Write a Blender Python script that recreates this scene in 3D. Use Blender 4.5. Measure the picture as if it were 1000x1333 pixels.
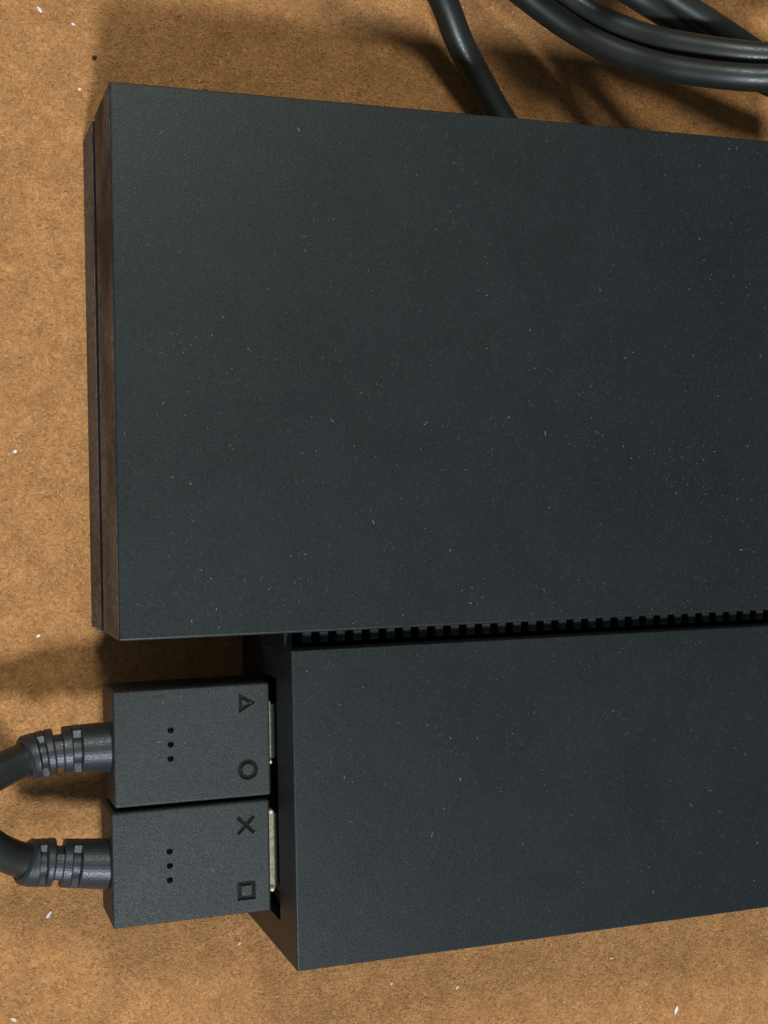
import bpy, bmesh, math, random
import numpy as np
from mathutils import Vector, Matrix

for o in list(bpy.data.objects):
    bpy.data.objects.remove(o)
S = 0.001                                   # everything below is written in millimetres
scene = bpy.context.scene
col = scene.collection
R = random.Random(7)

# ------------------------------------------------------------------ camera
cd = bpy.data.cameras.new('camera')
cam = bpy.data.objects.new('camera', cd); col.objects.link(cam)
M = Matrix(((0.9431287, 0.0166064, -0.3320128), (-0.0187670, 0.9998184, -0.0033022), (0.3318977, 0.0093453, 0.9432691))).to_4x4()
M.translation = Vector((-30.147, 19.390, 251.213)) * S
cam.matrix_world = M
cd.sensor_fit = 'VERTICAL'; cd.sensor_height = 36.0
cd.lens = 36.0 * 1722.75 / 1333.0
cd.clip_start = 0.005; cd.clip_end = 50
scene.camera = cam

# ------------------------------------------------------------------ light
scene.view_settings.view_transform = 'Standard'
scene.view_settings.look = 'None'
scene.view_settings.gamma = 1.0
scene.view_settings.exposure = 0.0
world = bpy.data.worlds.new('World'); scene.world = world
world.use_nodes = True
bg = world.node_tree.nodes['Background']
bg.inputs[0].default_value = (0.86, 0.96, 1.06, 1); bg.inputs[1].default_value = 0.10

def lamp(name, direction, dist, size, power, color, aim=(60, 20, 0)):
    l = bpy.data.lights.new(name, 'AREA'); l.shape = 'DISK'; l.size = size; l.energy = power; l.color = color
    o = bpy.data.objects.new(name, l); col.objects.link(o)
    d = Vector(direction).normalized()
    o.location = Vector(aim) * S + d * dist
    o.rotation_euler = d.to_track_quat('Z', 'Y').to_euler()
    return o
lamp('ceiling_lamp_near', (-.155, -.71, 1), 1.5, 0.19, 18.5, (1.0, .985, .97))
lamp('ceiling_lamp_far', (-.11, .66, 1), 1.3, 0.30, 7.6, (1.0, .91, .74))
lamp('cool_fill_light', (-.50, -.80, .70), 1.3, 0.55, 1.1, (.62, .78, 1.0), (-10, -20, 0))  # added unseen cool fill, tints the left and lower sides blue

# ------------------------------------------------------------------ materials
def new_mat(name):
    m = bpy.data.materials.new(name); m.use_nodes = True
    n = m.node_tree.nodes; l = m.node_tree.links
    return m, n, l, n['Principled BSDF']
def tex(n, l, kind, scale, **kw):
    c = n.get('tc') or n.new('ShaderNodeTexCoord'); c.name = 'tc'
    t = n.new('ShaderNodeTex' + kind); t.inputs['Scale'].default_value = scale
    for k, v in kw.items(): t.inputs[k].default_value = v
    l.new(c.outputs['Object'], t.inputs['Vector'])
    return t
def ramp(n, l, src, stops):
    r = n.new('ShaderNodeValToRGB'); e = r.color_ramp.elements
    while len(e) < len(stops): e.new(.5)
    for i, (p, c) in enumerate(stops):
        e[i].position = p; e[i].color = (*c, 1) if len(c) == 3 else c
    l.new(src, r.inputs[0]); return r
def mix(n, l, fac, a, b, mode='MIX'):
    x = n.new('ShaderNodeMix'); x.data_type = 'RGBA'; x.blend_type = mode
    for sock, v in ((x.inputs[0], fac), (x.inputs[6], a), (x.inputs[7], b)):
        if hasattr(v, 'is_output'): l.new(v, sock)
        elif isinstance(v, (int, float)): sock.default_value = v
        else: sock.default_value = (*v, 1)
    return x.outputs[2]
def bump(n, l, h, strength, dist, prev=None):
    b = n.new('ShaderNodeBump'); b.inputs['Strength'].default_value = strength; b.inputs['Distance'].default_value = dist
    l.new(h, b.inputs['Height'])
    if prev is not None: l.new(prev, b.inputs['Normal'])
    return b.outputs[0]

def plastic(name, base, rough=.55, grain=.5, spec=.5, mottled=.35, tint=(.86, .995, 1.035), flecks=.034):
    m, n, l, p = new_mat(name)
    big = tex(n, l, 'Noise', 60, Detail=4.0, Roughness=.6)
    fine = tex(n, l, 'Noise', 3600, Detail=1.0, Roughness=.5)
    mid = tex(n, l, 'Noise', 900, Detail=3.0, Roughness=.65)
    lo = tuple(c * (1 - mottled) for c in base); hi = tuple(c * (1 + mottled) for c in base)
    c1 = ramp(n, l, big.outputs[0], [(.3, lo), (.7, hi)])
    c2 = ramp(n, l, fine.outputs[0], [(.38, (.62, .62, .62)), (.62, (1.5, 1.5, 1.48))])
    body = mix(n, l, 1.0, c1.outputs[0], c2.outputs[0], 'MULTIPLY')
    vo = tex(n, l, 'Voronoi', 2300)                       # sparkle of the moulded grain, painted into the colour as pale flecks
    near = ramp(n, l, vo.outputs['Distance'], [(.10, (1, 1, 1)), (.55, (0, 0, 0))])
    some = ramp(n, l, vo.outputs['Color'], [(.35, (0, 0, 0)), (.95, (1, 1, 1))])
    area = ramp(n, l, mid.outputs[0], [(.38, (.15, .15, .15)), (.66, (1, 1, 1))])
    fleck = mix(n, l, 1.0, mix(n, l, 1.0, near.outputs[0], some.outputs[0], 'MULTIPLY'), area.outputs[0], 'MULTIPLY')
    l.new(mix(n, l, fleck, body, tuple(c * .9 + flecks for c in base)), p.inputs['Base Color'])
    rr = ramp(n, l, fine.outputs[0], [(.40, (rough + .05,) * 3), (.55, (rough,) * 3), (.66, (rough - .13,) * 3)])
    smear = tex(n, l, 'Noise', 34, Detail=6.0, Roughness=.62, Distortion=1.2)
    sm = ramp(n, l, smear.outputs[0], [(.38, (.96, .96, .96)), (.62, (1.06, 1.06, 1.06))])
    l.new(mix(n, l, 1.0, rr.outputs[0], sm.outputs[0], 'MULTIPLY'), p.inputs['Roughness'])
    p.inputs['Specular Tint'].default_value = (*tint, 1)
    p.inputs['Specular IOR Level'].default_value = spec
    b = bump(n, l, fine.outputs[0], grain, .00009)
    l.new(b, p.inputs['Normal'])
    return m

M_box = plastic('black_box_plastic', (.0080, .0118, .0137), .43, .28, .46, .12)
M_side = plastic('smooth_black_plastic', (.017, .0195, .0215), .46, .3, .5)
M_plug = plastic('black_plug_plastic', (.0185, .0235, .026), .52, .5, .45, .25)
M_boot = plastic('black_rubber', (.020, .025, .031), .42, .35, .6, .3, (.85, .96, 1.08), .01)
M_cable = plastic('black_cable_jacket', (.013, .0145, .0145), .42, .06, .62, .2, flecks=0)
M_dark = plastic('dark_plastic_and_shade', (.006, .006, .006), .7, .3, .2)
M_rib = plastic('grey_black_rib_plastic', (.024, .027, .029), .6, .3, .4)

def dusty(m):
    n = m.node_tree.nodes; l = m.node_tree.links; p = n['Principled BSDF']
    old = p.inputs['Base Color'].links[0].from_socket
    big = tex(n, l, 'Noise', 28, Detail=5.0, Roughness=.62); fine = tex(n, l, 'Noise', 700, Detail=4.0, Roughness=.7)
    a = ramp(n, l, big.outputs[0], [(.36, (0, 0, 0)), (.56, (1, 1, 1))]); b = ramp(n, l, fine.outputs[0], [(.35, (.15, .15, .15)), (.7, (.9, .9, .9))])
    f = mix(n, l, 1.0, a.outputs[0], b.outputs[0], 'MULTIPLY')
    l.new(mix(n, l, f, old, (.30, .285, .27)), p.inputs['Base Color'])
    return m
M_scuff = dusty(plastic('scuffed_black_plastic', (.015, .016, .017), .68, .3, .22))
m, n, l, p = new_mat('nickel_shell'); M_shell = m
t = tex(n, l, 'Noise', 1500, Detail=3.0)
l.new(ramp(n, l, t.outputs[0], [(.3, (.17, .165, .12)), (.7, (.36, .345, .25))]).outputs[0], p.inputs['Base Color'])
p.inputs['Metallic'].default_value = .35; p.inputs['Roughness'].default_value = .5
m, n, l, p = new_mat('painted_glint'); M_glint = m  # pale colour painted for glints on the plug shells
t = tex(n, l, 'Noise', 3000)
l.new(ramp(n, l, t.outputs[0], [(.3, (.70, .69, .60)), (.7, (.85, .84, .76))]).outputs[0], p.inputs['Base Color'])

# pressed fibreboard
m, n, l, p = new_mat('pressed_fibreboard'); M_board = m
tc = n.new('ShaderNodeTexCoord'); tc.name = 'tc'
warp = tex(n, l, 'Noise', 260, Detail=3.0)
sub = n.new('ShaderNodeVectorMath'); sub.operation = 'SUBTRACT'; sub.inputs[1].default_value = (.5, .5, .5)
l.new(warp.outputs['Color'], sub.inputs[0])
sc = n.new('ShaderNodeVectorMath'); sc.operation = 'SCALE'; sc.inputs['Scale'].default_value = .006
l.new(sub.outputs[0], sc.inputs[0])
add = n.new('ShaderNodeVectorMath'); add.operation = 'ADD'
l.new(tc.outputs['Object'], add.inputs[0]); l.new(sc.outputs[0], add.inputs[1])
def streak(rot, sx, sy):
    mp = n.new('ShaderNodeMapping'); mp.inputs['Rotation'].default_value = (0, 0, rot); mp.inputs['Scale'].default_value = (sx, sy, sx)
    l.new(add.outputs[0], mp.inputs['Vector'])
    t = n.new('ShaderNodeTexNoise'); t.inputs['Scale'].default_value = 1; t.inputs['Detail'].default_value = 4; t.inputs['Roughness'].default_value = .65
    l.new(mp.outputs[0], t.inputs['Vector']); return t.outputs[0]
s1, s2 = streak(.5, 600, 2600), streak(-.9, 2400, 800)
s3 = tex(n, l, 'Noise', 170, Detail=6.0, Roughness=.7).outputs[0]
s4 = tex(n, l, 'Noise', 26, Detail=4.0, Roughness=.6).outputs[0]
avg = n.new('ShaderNodeMath'); avg.operation = 'ADD'; l.new(s1, avg.inputs[0]); l.new(s2, avg.inputs[1])
hlf = n.new('ShaderNodeMath'); hlf.operation = 'MULTIPLY'; hlf.inputs[1].default_value = .5; l.new(avg.outputs[0], hlf.inputs[0])
base = ramp(n, l, hlf.outputs[0], [(.30, (.22, .103, .038)), (.5, (.43, .224, .086)), (.68, (.60, .355, .15))])
v1 = ramp(n, l, s3, [(.32, (.74, .72, .69)), (.68, (1.18, 1.18, 1.18))])
v2 = ramp(n, l, s4, [(.35, (.92, .90, .87)), (.65, (1.03, 1.04, 1.05))])
c = mix(n, l, 1.0, base.outputs[0], v1.outputs[0], 'MULTIPLY')
c = mix(n, l, 1.0, c, v2.outputs[0], 'MULTIPLY')
l.new(c, p.inputs['Base Color'])
p.inputs['Roughness'].default_value = .8; p.inputs['Specular IOR Level'].default_value = .25
b = bump(n, l, hlf.outputs[0], .7, .0004); b = bump(n, l, s3, .6, .0006, b)
l.new(b, p.inputs['Normal'])

m, n, l, p = new_mat('wood_fibre'); M_fibre = m
at = n.new('ShaderNodeAttribute'); at.attribute_name = 'tone'
fr = ramp(n, l, at.outputs['Fac'], [(0, (.19, .088, .032)), (.45, (.42, .226, .090)), (.8, (.59, .355, .16)), (1, (.70, .50, .27))])
l.new(fr.outputs[0], p.inputs['Base Color']); p.inputs['Roughness'].default_value = .75; p.inputs['Specular IOR Level'].default_value = .25
def plain(name, c, rough=.8):
    m, n, l, p = new_mat(name)
    t = tex(n, l, 'Noise', 2500, Detail=2.0)
    l.new(ramp(n, l, t.outputs[0], [(.3, tuple(x * .85 for x in c)), (.7, tuple(min(1, x * 1.1) for x in c))]).outputs[0], p.inputs['Base Color'])
    p.inputs['Roughness'].default_value = rough
    return m
M_white = plain('white_paper_fluff', (.80, .80, .82))
M_tan = plain('pale_wood_chip', (.74, .62, .45))
M_black = plain('black_grit', (.01, .01, .01))
M_dust = plain('grey_dust', (.20, .225, .225))

# ------------------------------------------------------------------ helpers
def tag(o, label=None, cat=None, group=None, kind=None):
    for k, v in (('label', label), ('category', cat), ('group', group), ('kind', kind)):
        if v: o[k] = v
    return o
def thing(name, loc, label, cat, group=None):
    o = bpy.data.objects.new(name, None); col.objects.link(o); o.location = Vector(loc) * S
    o.empty_display_size = .01
    return tag(o, label, cat, group)
def wloc(o):
    v = Vector((0, 0, 0))
    while o: v += o.location; o = o.parent
    return v
def finish(name, me, mat, parent=None, origin=None, smooth=False):
    """me is in world millimetres"""
    off = wloc(parent) if parent else Vector((0, 0, 0))
    o = bpy.data.objects.new(name, me); col.objects.link(o)
    if parent: o.parent = parent
    if origin is not None:
        o.location = Vector(origin) * S - off; off = Vector(origin) * S
    me.transform(Matrix.Translation(-off) @ Matrix.Scale(S, 4))
    if mat and not me.materials: me.materials.append(mat)
    me.polygons.foreach_set('use_smooth', [smooth] * len(me.polygons))
    me.update()
    return o
def side_faces(o, mat, axis=(-1, 0, 0)):
    o.data.materials.append(mat)
    for f in o.data.polygons:
        if f.normal.dot(Vector(axis)) > .9: f.material_index = 1
def box_bm(x0, x1, y0, y1, z0, z1, bev=0, seg=3, bm=None):
    b = bmesh.new()
    bmesh.ops.create_cube(b, size=1)
    for v in b.verts:
        v.co = Vector((x0 if v.co.x < 0 else x1, y0 if v.co.y < 0 else y1, z0 if v.co.z < 0 else z1))
    if bev: bmesh.ops.bevel(b, geom=b.edges[:], offset=bev, segments=seg, profile=.5, affect='EDGES')
    if bm is None: return b
    t = bpy.data.meshes.new('t'); b.to_mesh(t); b.free(); bm.from_mesh(t); bpy.data.meshes.remove(t)
    return bm
def to_me(bm, name='m'):
    me = bpy.data.meshes.new(name); bm.to_mesh(me); bm.free(); return me
def box(name, dims, mat, parent=None, bev=0, seg=3):
    return finish(name, to_me(box_bm(*dims, bev=bev, seg=seg), name), mat, parent)
def prism_bm(pts, z0, z1, bm=None, hole=None):
    """closed outline (or outline with a hole of the same point count) swept from z0 to z1"""
    bm = bm or bmesh.new(); N = len(pts)
    lo = [bm.verts.new((x, y, z0)) for x, y in pts]; hi = [bm.verts.new((x, y, z1)) for x, y in pts]
    for i in range(N):
        j = (i + 1) % N; bm.faces.new((lo[i], lo[j], hi[j], hi[i]))
    if hole is None:
        bm.faces.new(hi); bm.faces.new(lo[::-1])
    else:
        l2 = [bm.verts.new((x, y, z0)) for x, y in hole]; h2 = [bm.verts.new((x, y, z1)) for x, y in hole]
        for i in range(N):
            j = (i + 1) % N
            bm.faces.new((l2[j], l2[i], h2[i], h2[j])); bm.faces.new((hi[i], hi[j], h2[j], h2[i])); bm.faces.new((lo[j], lo[i], l2[i], l2[j]))
    bmesh.ops.recalc_face_normals(bm, faces=bm.faces[:])
    return bm
def carve(me, cutters):
    """subtract cutter meshes from me; only the result is kept"""
    a = bpy.data.objects.new('a', me); col.objects.link(a); cs = []
    for cm in cutters:
        b = bpy.data.objects.new('b', cm); col.objects.link(b); cs.append(b)
        md = a.modifiers.new('cut', 'BOOLEAN'); md.operation = 'DIFFERENCE'; md.object = b; md.solver = 'EXACT'
    dg = bpy.context.evaluated_depsgraph_get(); dg.update()
    out = bpy.data.meshes.new_from_object(a.evaluated_get(dg))
    for o in cs + [a]:
        d = o.data; bpy.data.objects.remove(o); bpy.data.meshes.remove(d)
    return out
def spline(pts, step=.6):
    P = [np.array(q, float) for q in pts]; P = [2 * P[0] - P[1]] + P + [2 * P[-1] - P[-2]]; out = []
    for i in range(1, len(P) - 2):
        a, b, c, d = P[i - 1:i + 3]
        # centripetal Catmull-Rom
        t0 = 0; t1 = t0 + np.linalg.norm(b - a) ** .5; t2 = t1 + np.linalg.norm(c - b) ** .5; t3 = t2 + np.linalg.norm(d - c) ** .5
        k = max(2, int(np.linalg.norm(c - b) / step))
        for t in np.linspace(t1, t2, k, endpoint=False):
            A1 = (t1 - t) / (t1 - t0) * a + (t - t0) / (t1 - t0) * b; A2 = (t2 - t) / (t2 - t1) * b + (t - t1) / (t2 - t1) * c
            A3 = (t3 - t) / (t3 - t2) * c + (t - t2) / (t3 - t2) * d
            B1 = (t2 - t) / (t2 - t0) * A1 + (t - t0) / (t2 - t0) * A2; B2 = (t3 - t) / (t3 - t1) * A2 + (t - t1) / (t3 - t1) * A3
            out.append((t2 - t) / (t2 - t1) * B1 + (t - t1) / (t2 - t1) * B2)
    out.append(P[-2])
    out = np.array(out)
    for _ in range(4):                                   # soften the joints
        out[1:-1] = .25 * out[:-2] + .5 * out[1:-1] + .25 * out[2:]
    return out
def sweep_me(path, rfn, ns=20, name='sweep', caps=True):
    path = np.asarray(path); s = np.concatenate([[0], np.cumsum(np.linalg.norm(np.diff(path, axis=0), axis=1))])
    tan = np.gradient(path, axis=0); tan /= np.linalg.norm(tan, axis=1)[:, None] + 1e-12
    V = []; F = []
    for i in range(len(path)):
        u = np.cross((0, 0, 1), tan[i]); u /= np.linalg.norm(u); w = np.cross(tan[i], u)      # w is up
        for k in range(ns):
            a = 2 * math.pi * k / ns; r = rfn(s[i], a, i)
            V.append(path[i] + r * (math.cos(a) * u + math.sin(a) * w))
    for i in range(len(path) - 1):
        for k in range(ns):
            k2 = (k + 1) % ns; F.append((i * ns + k, (i + 1) * ns + k, (i + 1) * ns + k2, i * ns + k2))
    if caps:
        F.append(tuple(range(ns - 1, -1, -1))[::-1]); F.append(tuple((len(path) - 1) * ns + k for k in range(ns))[::-1])
    me = bpy.data.meshes.new(name); me.from_pydata([tuple(v) for v in V], [], F)
    bm = bmesh.new(); bm.from_mesh(me); bmesh.ops.recalc_face_normals(bm, faces=bm.faces[:]); bm.to_mesh(me); bm.free()
    return me

# ------------------------------------------------------------------ the board everything lies on
board = box('tabletop', (-500, 620, -560, 600, -6, 0), M_board)
tag(board, 'rough orange brown pressed fibreboard surface under everything', None, None, 'structure')

rng = np.random.default_rng(3)
def fibres(count, x0, x1, y0, y1):
    """short flattened wood fibres pressed into the face of the board, one ribbon each"""
    NP = 5
    cx = rng.uniform(x0, x1, count); cy = rng.uniform(y0, y1, count)
    keep = ~(((cx > 2) & (cx < 141) & (cy > 2) & (cy < 88)) | ((cx > 31) & (cx < 141) & (cy < 2) & (cy > -54)))
    cx, cy = cx[keep], cy[keep]; N = len(cx)
    th = rng.normal(.25, .9, N); L = rng.gamma(3, .15, N) + .25; wd = rng.uniform(.03, .075, N)
    cur = rng.normal(0, .7, N); lift = rng.uniform(.00, .09, N) ; tone = np.clip(rng.normal(.47, .19, N), 0, .93)
    t = np.linspace(-.5, .5, NP)
    ang = th[:, None] + cur[:, None] * t[None, :]
    dx = np.cos(ang); dy = np.sin(ang)
    px = cx[:, None] + np.cumsum(dx, 1) * (L / NP)[:, None]; py = cy[:, None] + np.cumsum(dy, 1) * (L / NP)[:, None]
    hz = .015 + lift[:, None] * (1 - (2 * t[None, :]) ** 2) + rng.uniform(0, .03, (N, 1))
    w = wd[:, None] * np.array([.4, 1, 1, 1, .35])[None, :]
    tilt = rng.normal(0, .35, N)[:, None]
    V = np.empty((N, NP, 2, 3), np.float32)
    for s_, k in ((-1, 0), (1, 1)):
        V[:, :, k, 0] = px - dy * w * s_; V[:, :, k, 1] = py + dx * w * s_; V[:, :, k, 2] = np.maximum(.012, hz + s_ * w * tilt)
    V = V.reshape(-1, 3)
    i0 = (np.arange(N) * NP * 2)[:, None] + (np.arange(NP - 1) * 2)[None, :]
    F = np.stack([i0, i0 + 2, i0 + 3, i0 + 1], -1).reshape(-1, 4)[:, ::-1]
    me = bpy.data.meshes.new('wood_fibres')
    me.vertices.add(len(V)); me.vertices.foreach_set('co', V.ravel())
    me.loops.add(F.size); me.loops.foreach_set('vertex_index', F.ravel().astype(np.int32))
    me.polygons.add(len(F)); me.polygons.foreach_set('loop_start', np.arange(0, F.size, 4, dtype=np.int32))
    me.update(calc_edges=True)
    a = me.attributes.new('tone', 'FLOAT', 'FACE'); a.data.foreach_set('value', np.repeat(tone, NP - 1).astype(np.float32))
    return me
fo = finish('wood_fibres', fibres(300000, -45, 175, -115, 150), M_fibre)
tag(fo, 'loose pale and dark wood fibres matted over the brown board', None, None, 'stuff')

# ------------------------------------------------------------------ the black box
W = 90.416; X1 = 143.0; LX = 28.6; LY0 = -56.86; LY1 = -2.95
bx = thing('electronics_box', (70, 20, 0), 'matte black electronics box of two blocks with a ribbed slot between them', 'electronics box')
side_faces(box('upper_shell', (0, X1, 0, W, 17.2, 36), M_box, bx, .42), M_scuff)
box('groove_core', (2.2, X1 - 2.2, 2.2, W - 2.2, 13.2, 17.4), M_dark, bx)
side_faces(box('base_shell', (0, X1, 0, W, .35, 13.6), M_scuff, bx, .12), M_dark, (0, 0, 1))  # upward ledge painted dark for the shade under the upper shell
for fx in (12, 131):
    for fy in (12, 78): box('rubber_foot', (fx - 5, fx + 5, fy - 5, fy + 5, 0, .6), M_boot, bx)
# the smaller block with its socket recess in the end wall
cap = to_me(box_bm(LX, X1, LY0, LY1, .35, 36, .32))
cap = carve(cap, [to_me(box_bm(LX - 5, LX + 2.6, -51.2, -8.6, 9.4, 25.6))])
side_faces(finish('front_block', cap, M_box, bx), M_side)
box('bridge_floor', (LX + .05, X1 - .5, LY1 - .3, 1.0, .5, 24.0), M_dark, bx)
box('end_wall', (LX, LX + 1.6, LY1 - .25, -.02, .5, 31.5), M_box, bx, .3)
for i in range(36):
    x = 32.4 + 3.05 * i
    box('vent_rib', (x - .80, x + .80, -2.05, -.01, 23.5, 32.6), M_rib, bx, .12, 1)
for cy in (-19.4, -39.8):
    sb = box_bm(LX + 2.2, LX + 2.58, cy - 9.2, cy + 9.2, 11.4, 23.6)
    so = finish('socket', to_me(sb), M_dark, bx)
    box('socket_rim', (LX + 1.7, LX + 2.19, cy - 8.2, cy + 8.2, 14.6, 21.4), M_side, so, .15, 1)

# ------------------------------------------------------------------ the two plugs in the end of the box
def circle(cx, cy, r, n=40): return [(cx + r * math.cos(2 * math.pi * i / n), cy + r * math.sin(2 * math.pi * i / n)) for i in range(n)]
def boot_radius(slots, r0, r1, length, core):
    def f(s, a, i):
        r = r0 + (r1 - r0) * s / length
        for (s0, s1, kind) in slots:
            e = min(abs(s - s0), abs(s - s1))
            if not s0 < s < s1 and e < .22: r -= .22 - e
            if s0 < s < s1:
                open_side = abs(math.cos(a)) > .62 if kind == 'side' else abs(math.sin(a)) > .58
                if open_side: return core
        if s > length - .6: r -= .9 * (s - length + .6)
        return r
    return f
def boot_path(pts, length):
    d = spline(pts, .2)
    s = np.concatenate([[0], np.cumsum(np.linalg.norm(np.diff(d, axis=0), axis=1))])
    q = np.arange(0, length + .01, .11)
    return np.stack([np.interp(q, s, d[:, k]) for k in range(3)], 1)
def plug_cable(label, x0, x1, y0, y1, dots, marks, path, glints, shell_y, slots, length, reach):
    cy = (y0 + y1) / 2
    t = thing('plug_cable', ((x0 + x1) / 2, cy, 10.5), label, 'cable', 'cables plugged into the end of the box')
    body = to_me(box_bm(x0, x1, y0, y1, 10.5, 24, .45))
    cut = [to_me(prism_bm(circle(dx, dy, .55, 24), 23.0, 25)) for dx, dy in dots]
    cut += [to_me(prism_bm(o, 23.58, 25, hole=h)) for nm, o, h in marks]
    finish('plug_body', carve(body, cut), M_plug, t)
    for dx, dy in dots: finish('dot', to_me(prism_bm(circle(dx, dy, .54, 24), 22.95, 23.08)), M_dark, t)
    for nm, o, h in marks: finish(nm, to_me(prism_bm(o, 23.50, 23.62, hole=h)), M_dark, t)
    sh = box('plug_shell', (x1 - .3, LX + reach, shell_y[0], shell_y[1], 15.8, 21.0), M_shell, t, .3)
    box('plug_tongue', (LX + reach + .01, LX + 1.69, shell_y[0] + .6, shell_y[1] - .6, 16.4, 20.2), M_side, t, .2)
    for by in glints:  # glints on the shell corners, modelled as matte white ellipsoids
        bm = bmesh.new(); bmesh.ops.create_icosphere(bm, subdivisions=2, radius=1)
        for v in bm.verts: v.co = Vector((LX - .35 + v.co.x * .42, by + v.co.y * .38, 21.4 + v.co.z * .55))
        finish('shell_glint', to_me(bm), M_glint, sh, smooth=True)
    bp = boot_path(path, length)
    b = finish('strain_relief', sweep_me(bp, boot_radius(slots, 4.3, 3.95, length, 2.85), 56), M_boot, t, smooth=False)
    cp = spline(path, .8)
    s = np.concatenate([[0], np.cumsum(np.linalg.norm(np.diff(cp, axis=0), axis=1))])
    cp = cp[s > length - 3]
    finish('cable', sweep_me(cp, lambda s, a, i: 2.95, 24), M_cable, t, smooth=True)
    return t
def tri(cx, cy, r, n=1):       # points towards +x
    return [(cx + r * math.cos(a), cy + r * math.sin(a)) for a in (0, 2 * math.pi / 3, 4 * math.pi / 3)]
def sq(cx, cy, h): return [(cx - h, cy - h), (cx + h, cy - h), (cx + h, cy + h), (cx - h, cy + h)]
def cross(cx, cy, L, w):
    p = [(w, w), (L, w), (L, -w), (w, -w), (w, -L), (-w, -L), (-w, -w), (-L, -w), (-L, w), (-w, w), (-w, L), (w, L)]
    k = math.sqrt(.5)
    return [(cx + (x - y) * k, cy + (x + y) * k) for x, y in p]
plug_cable('black cable whose plug is marked with a triangle and a circle', .45, 27.75, -29.35, -9.55,
           [(10.2, -16.7), (10.15, -19.15), (10.1, -21.6)],
           [('triangle_mark', tri(23.2, -12.85, 2.0), tri(23.2, -12.85, .75)), ('circle_mark', circle(23.65, -24.55, 1.8), circle(23.65, -24.55, 1.0))],
           [(.6, -19.8, 17.6), (-5.7, -19.8, 17.6), (-8.9, -20.0, 17.5), (-12.1, -20.5, 17.5), (-14.0, -20.9, 17.9), (-16.0, -21.5, 18.8), (-17.9, -22.2, 19.8), (-21.7, -23.7, 21.2), (-27, -26.0, 21), (-38, -31.5, 14), (-55, -40, 4), (-85, -48, 3), (-130, -40, 3)],
           [-24.0], (-24.2, -13.2), [(5.0, 6.3, 'top'), (8.0, 9.3, 'side'), (10.7, 12.0, 'top')], 14.6, .16)
plug_cable('black cable whose plug is marked with a cross and a square', -.15, 27.4, -49.7, -30.15,
           [(9.65, -37.5), (9.63, -39.95), (9.6, -42.4)],
           [('cross_mark', cross(23.1, -34.2, 2.05, .34), None), ('square_mark', sq(23.0, -45.7, 1.62), sq(23.0, -45.7, .88))],
           [(0, -40.1, 17.6), (-6.7, -39.3, 17.6), (-10, -38.8, 17.6), (-13.0, -38.5, 17.8), (-15.6, -37.3, 18.5), (-18.2, -35.6, 20), (-23.1, -31.0, 22.3), (-29, -24.5, 23), (-38, -14, 19), (-52, 0, 8), (-66, 8, 3), (-95, 10, 3), (-130, 5, 3)],
           [-46.7, -32.9], (-46.9, -32.8), [(5.0, 6.3, 'top'), (8.0, 9.3, 'side'), (10.7, 12.0, 'top')], 14.6, .46)

# ------------------------------------------------------------------ the cables behind the box
def loose_cable(name, label, pts, r=3.0):
    o = finish(name, sweep_me(spline(pts, 1.0), lambda s, a, i: r, 24), M_cable, None, pts[0], smooth=True)
    return tag(o, label, 'cable', None)
loose_cable('power_cable', 'single black cable running from behind the box towards the upper edge',
            [(91.5, 88, 4.5), (90.2, 91, 4.5), (87.0, 95.8, 4.6), (82.8, 101.2, 4.9), (78.0, 108.1, 5.8), (73.5, 114.0, 7.5), (68.7, 120.6, 11.0), (62.6, 125.6, 15.0), (52, 130, 18), (38, 137, 17), (25, 150, 12), (20, 170, 5), (20, 200, 3)], 2.8)
loose_cable('coiled_cable', 'thick black cable looped into an overlapping coil behind the box',
            [(60, 172, 8), (57, 152, 9), (63, 139, 9.5), (73.3, 132.3, 9.5), (79.9, 128.2, 9.5), (86.3, 124.1, 10.2), (92.4, 119.6, 11.5), (98.2, 115.5, 13.5), (103.1, 111.7, 17.0), (107.5, 109.3, 20.0), (111.4, 107.1, 23.5), (115.1, 105.9, 26.0), (121.2, 104.3, 30.0), (127.9, 103.6, 33.0), (141, 105, 36), (165, 113, 34), (190, 140, 26), (192, 180, 18), (165, 208, 14), (120, 214, 10), (82, 200, 8), (66, 172, 8), (71, 146, 7.5),
             (80.9, 134.9, 7.5), (87.4, 131.0, 8.0), (93.8, 126.8, 9.0), (99.6, 122.0, 11.0), (104.8, 118.1, 14.2), (109.2, 115.5, 17.2), (113.3, 113.3, 20.7), (117.0, 112.0, 23.2), (123.2, 110.1, 27.2), (130.0, 109.1, 30.2), (143, 111, 33), (164, 122, 29), (180, 145, 20), (178, 175, 14), (158, 196, 14), (130, 188, 22), (114, 165, 28), (107, 142, 30), (99.5, 127.5, 29.5), (90, 130, 29), (78, 138, 28), (64, 150, 23), (57, 168, 20), (72, 186, 25), (95, 172, 32), (101, 148, 37), (97, 131, 36), (89, 126.5, 34.5), (81, 133, 34), (70, 147, 30), (58, 162, 22), (55, 175, 15), (66, 182, 13), (78, 165, 13),  # raised unseen loops in this run added to widen the cast shadow
             (84, 141, 14), (97.7, 129.8, 15), (104.5, 126.0, 16), (110.1, 123.5, 16), (117.6, 121.2, 14.5), (127.3, 118.0, 12.5), (138, 113.5, 10.5),
             (160, 109, 10), (190, 120, 12), (205, 150, 9), (196, 190, 4), (160, 220, 3), (110, 222, 3), (88, 195, 12), (86, 165, 15), (92, 145, 15),
             (103.2, 130.8, 17), (108.7, 127.6, 17.5), (116.7, 123.7, 17.3), (127.8, 119.1, 16.8), (141.0, 114.0, 15), (156, 111, 9), (185, 112, 3), (230, 120, 3), (290, 150, 3)], 2.65)

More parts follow.
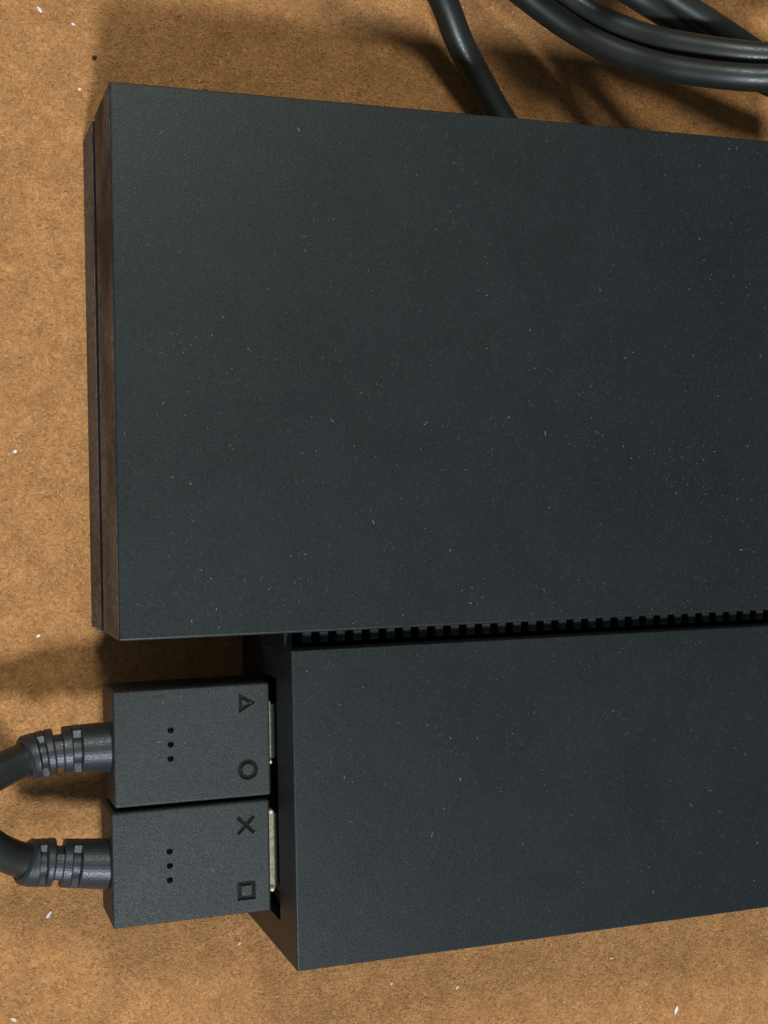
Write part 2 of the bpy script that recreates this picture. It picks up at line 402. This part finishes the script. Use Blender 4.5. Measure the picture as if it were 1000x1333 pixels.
# ------------------------------------------------------------------ specks and dust
def flake(name, x, y, L, w, rot, mat, z=.12):
    bm = bmesh.new(); bmesh.ops.create_icosphere(bm, subdivisions=2, radius=1)
    for v in bm.verts:
        q = 1 + .35 * math.sin(5 * v.co.x + x) * math.cos(4 * v.co.y + y)
        X, Y = v.co.x * L * q, v.co.y * w * q
        v.co = Vector((x + X * math.cos(rot) - Y * math.sin(rot), y + X * math.sin(rot) + Y * math.cos(rot), z + v.co.z * .14 * q + .05 * math.sin(3 * X)))
    return finish(name, to_me(bm), mat, None, (x, y, 0), smooth=True)
specks = [
    (-7.4, 114.3, .75, .33, -1.0, M_white, 'white paper speck nearest the top corner of the board'),
    (-1.4, 112.2, .42, .28, -.5, M_white, 'tiny white speck a little above the black grit'),
    (-.4, 100.2, .33, .30, .3, M_white, 'small round white speck just outside the corner of the box'),
    (-13.2, 32.6, .42, .35, .2, M_white, 'white speck on bare board beside the middle of the long box side'),
    (-9.7, -1.4, .40, .30, .4, M_white, 'bluish white speck in the shaded strip by the box corner'),
    (-8.6, -52.7, .80, .30, .9, M_white, 'long white paper shred below the plug with the square'),
    (27.0, -62.5, .45, .24, 1.0, M_tan, 'small pale chip close to the end of the smaller block'),
    (58.0, -74.4, .40, .26, 1.2, M_tan, 'faint pale chip under the edge of the smaller block'),
    (72.2, -77.1, .46, .33, .8, M_tan, 'cream coloured chip on the board below the smaller block'),
    (123.4, -89.0, 1.05, .40, 1.2, M_white, 'largest white chip lying near the bottom edge of the board'),
    (107.8, -75.7, .4, .24, .1, M_tan, 'pale speck beside the long lower edge of the smaller block'),
    (-15.2, -71.2, .65, .36, -.6, M_tan, 'pale chip near the bottom corner of the board'),
    (85.8, 107.7, .38, .3, .2, M_tan, 'pale chip in the shadow between the single cable and the coil'),
]
for x, y, L, w, r, mt, lab in specks:
    tag(flake('white_speck', x, y, L, w, r, mt), lab, 'speck', 'pale specks scattered on the board')
tag(flake('black_grit', 2.4, 106.3, .42, .40, 0, M_black, .2), 'black grain of grit just above the corner of the box', 'grit')

CL = [(R.uniform(2, 141), R.uniform(2, 89), R.uniform(2, 9)) for _ in range(26)] + [(131, 62, 7), (134, 56, 5), (129, 48, 6), (103, 30, 8)]
def dust(count):
    """short bent hairs and grains lying on the top faces"""
    bm = bmesh.new()
    def hair(x, y, z, L, w, th, cur):
        pts = []; a = th; X, Y = x, y
        for k in range(4):
            pts.append((X, Y, a)); X += math.cos(a) * L / 3; Y += math.sin(a) * L / 3; a += cur
        prev = None
        for k, (X, Y, a) in enumerate(pts):
            ww = w * (.6 if k in (0, 3) else 1)
            zz = z + .03 + (.03 if k in (1, 2) else 0)
            q = [bm.verts.new((X - math.sin(a) * ww, Y + math.cos(a) * ww, zz)), bm.verts.new((X, Y, zz + ww)), bm.verts.new((X + math.sin(a) * ww, Y - math.cos(a) * ww, zz))]
            if prev:
                for i in (0, 1): bm.faces.new((prev[i], prev[i + 1], q[i + 1], q[i]))
            prev = q
    for i in range(count):
        u = R.random()
        if u < .30: x, y, z = R.uniform(1, 142), R.uniform(1, 89.5), 36
        elif u < .60:
            q = R.choice(CL); x, y, z = min(142, max(1, R.gauss(q[0], q[2]))), min(89.5, max(1, R.gauss(q[1], q[2]))), 36
        elif u < .68: x, y, z = R.uniform(1, 142), min(40, 1 + R.expovariate(.25)), 36
        elif u < .9: x, y, z = R.uniform(29.5, 142), R.uniform(-56, -3.6), 36
        elif u < .95: x, y, z = R.uniform(1.5, 27), R.uniform(-28.6, -10.4), 24
        else: x, y, z = R.uniform(1.5, 26.5), R.uniform(-49, -31), 24
        L = .10 + R.expovariate(9) if R.random() < .95 else R.uniform(.4, .9)
        hair(x, y, z, min(L, 1.4), R.choice((.02, .03, .04, .05, .075)), R.uniform(0, 6.3), R.gauss(0, .3))
    return to_me(bm)
do = finish('dust', dust(1050), M_dust)
tag(do, 'fine grey dust and lint lying on the black tops', None, None, 'stuff')
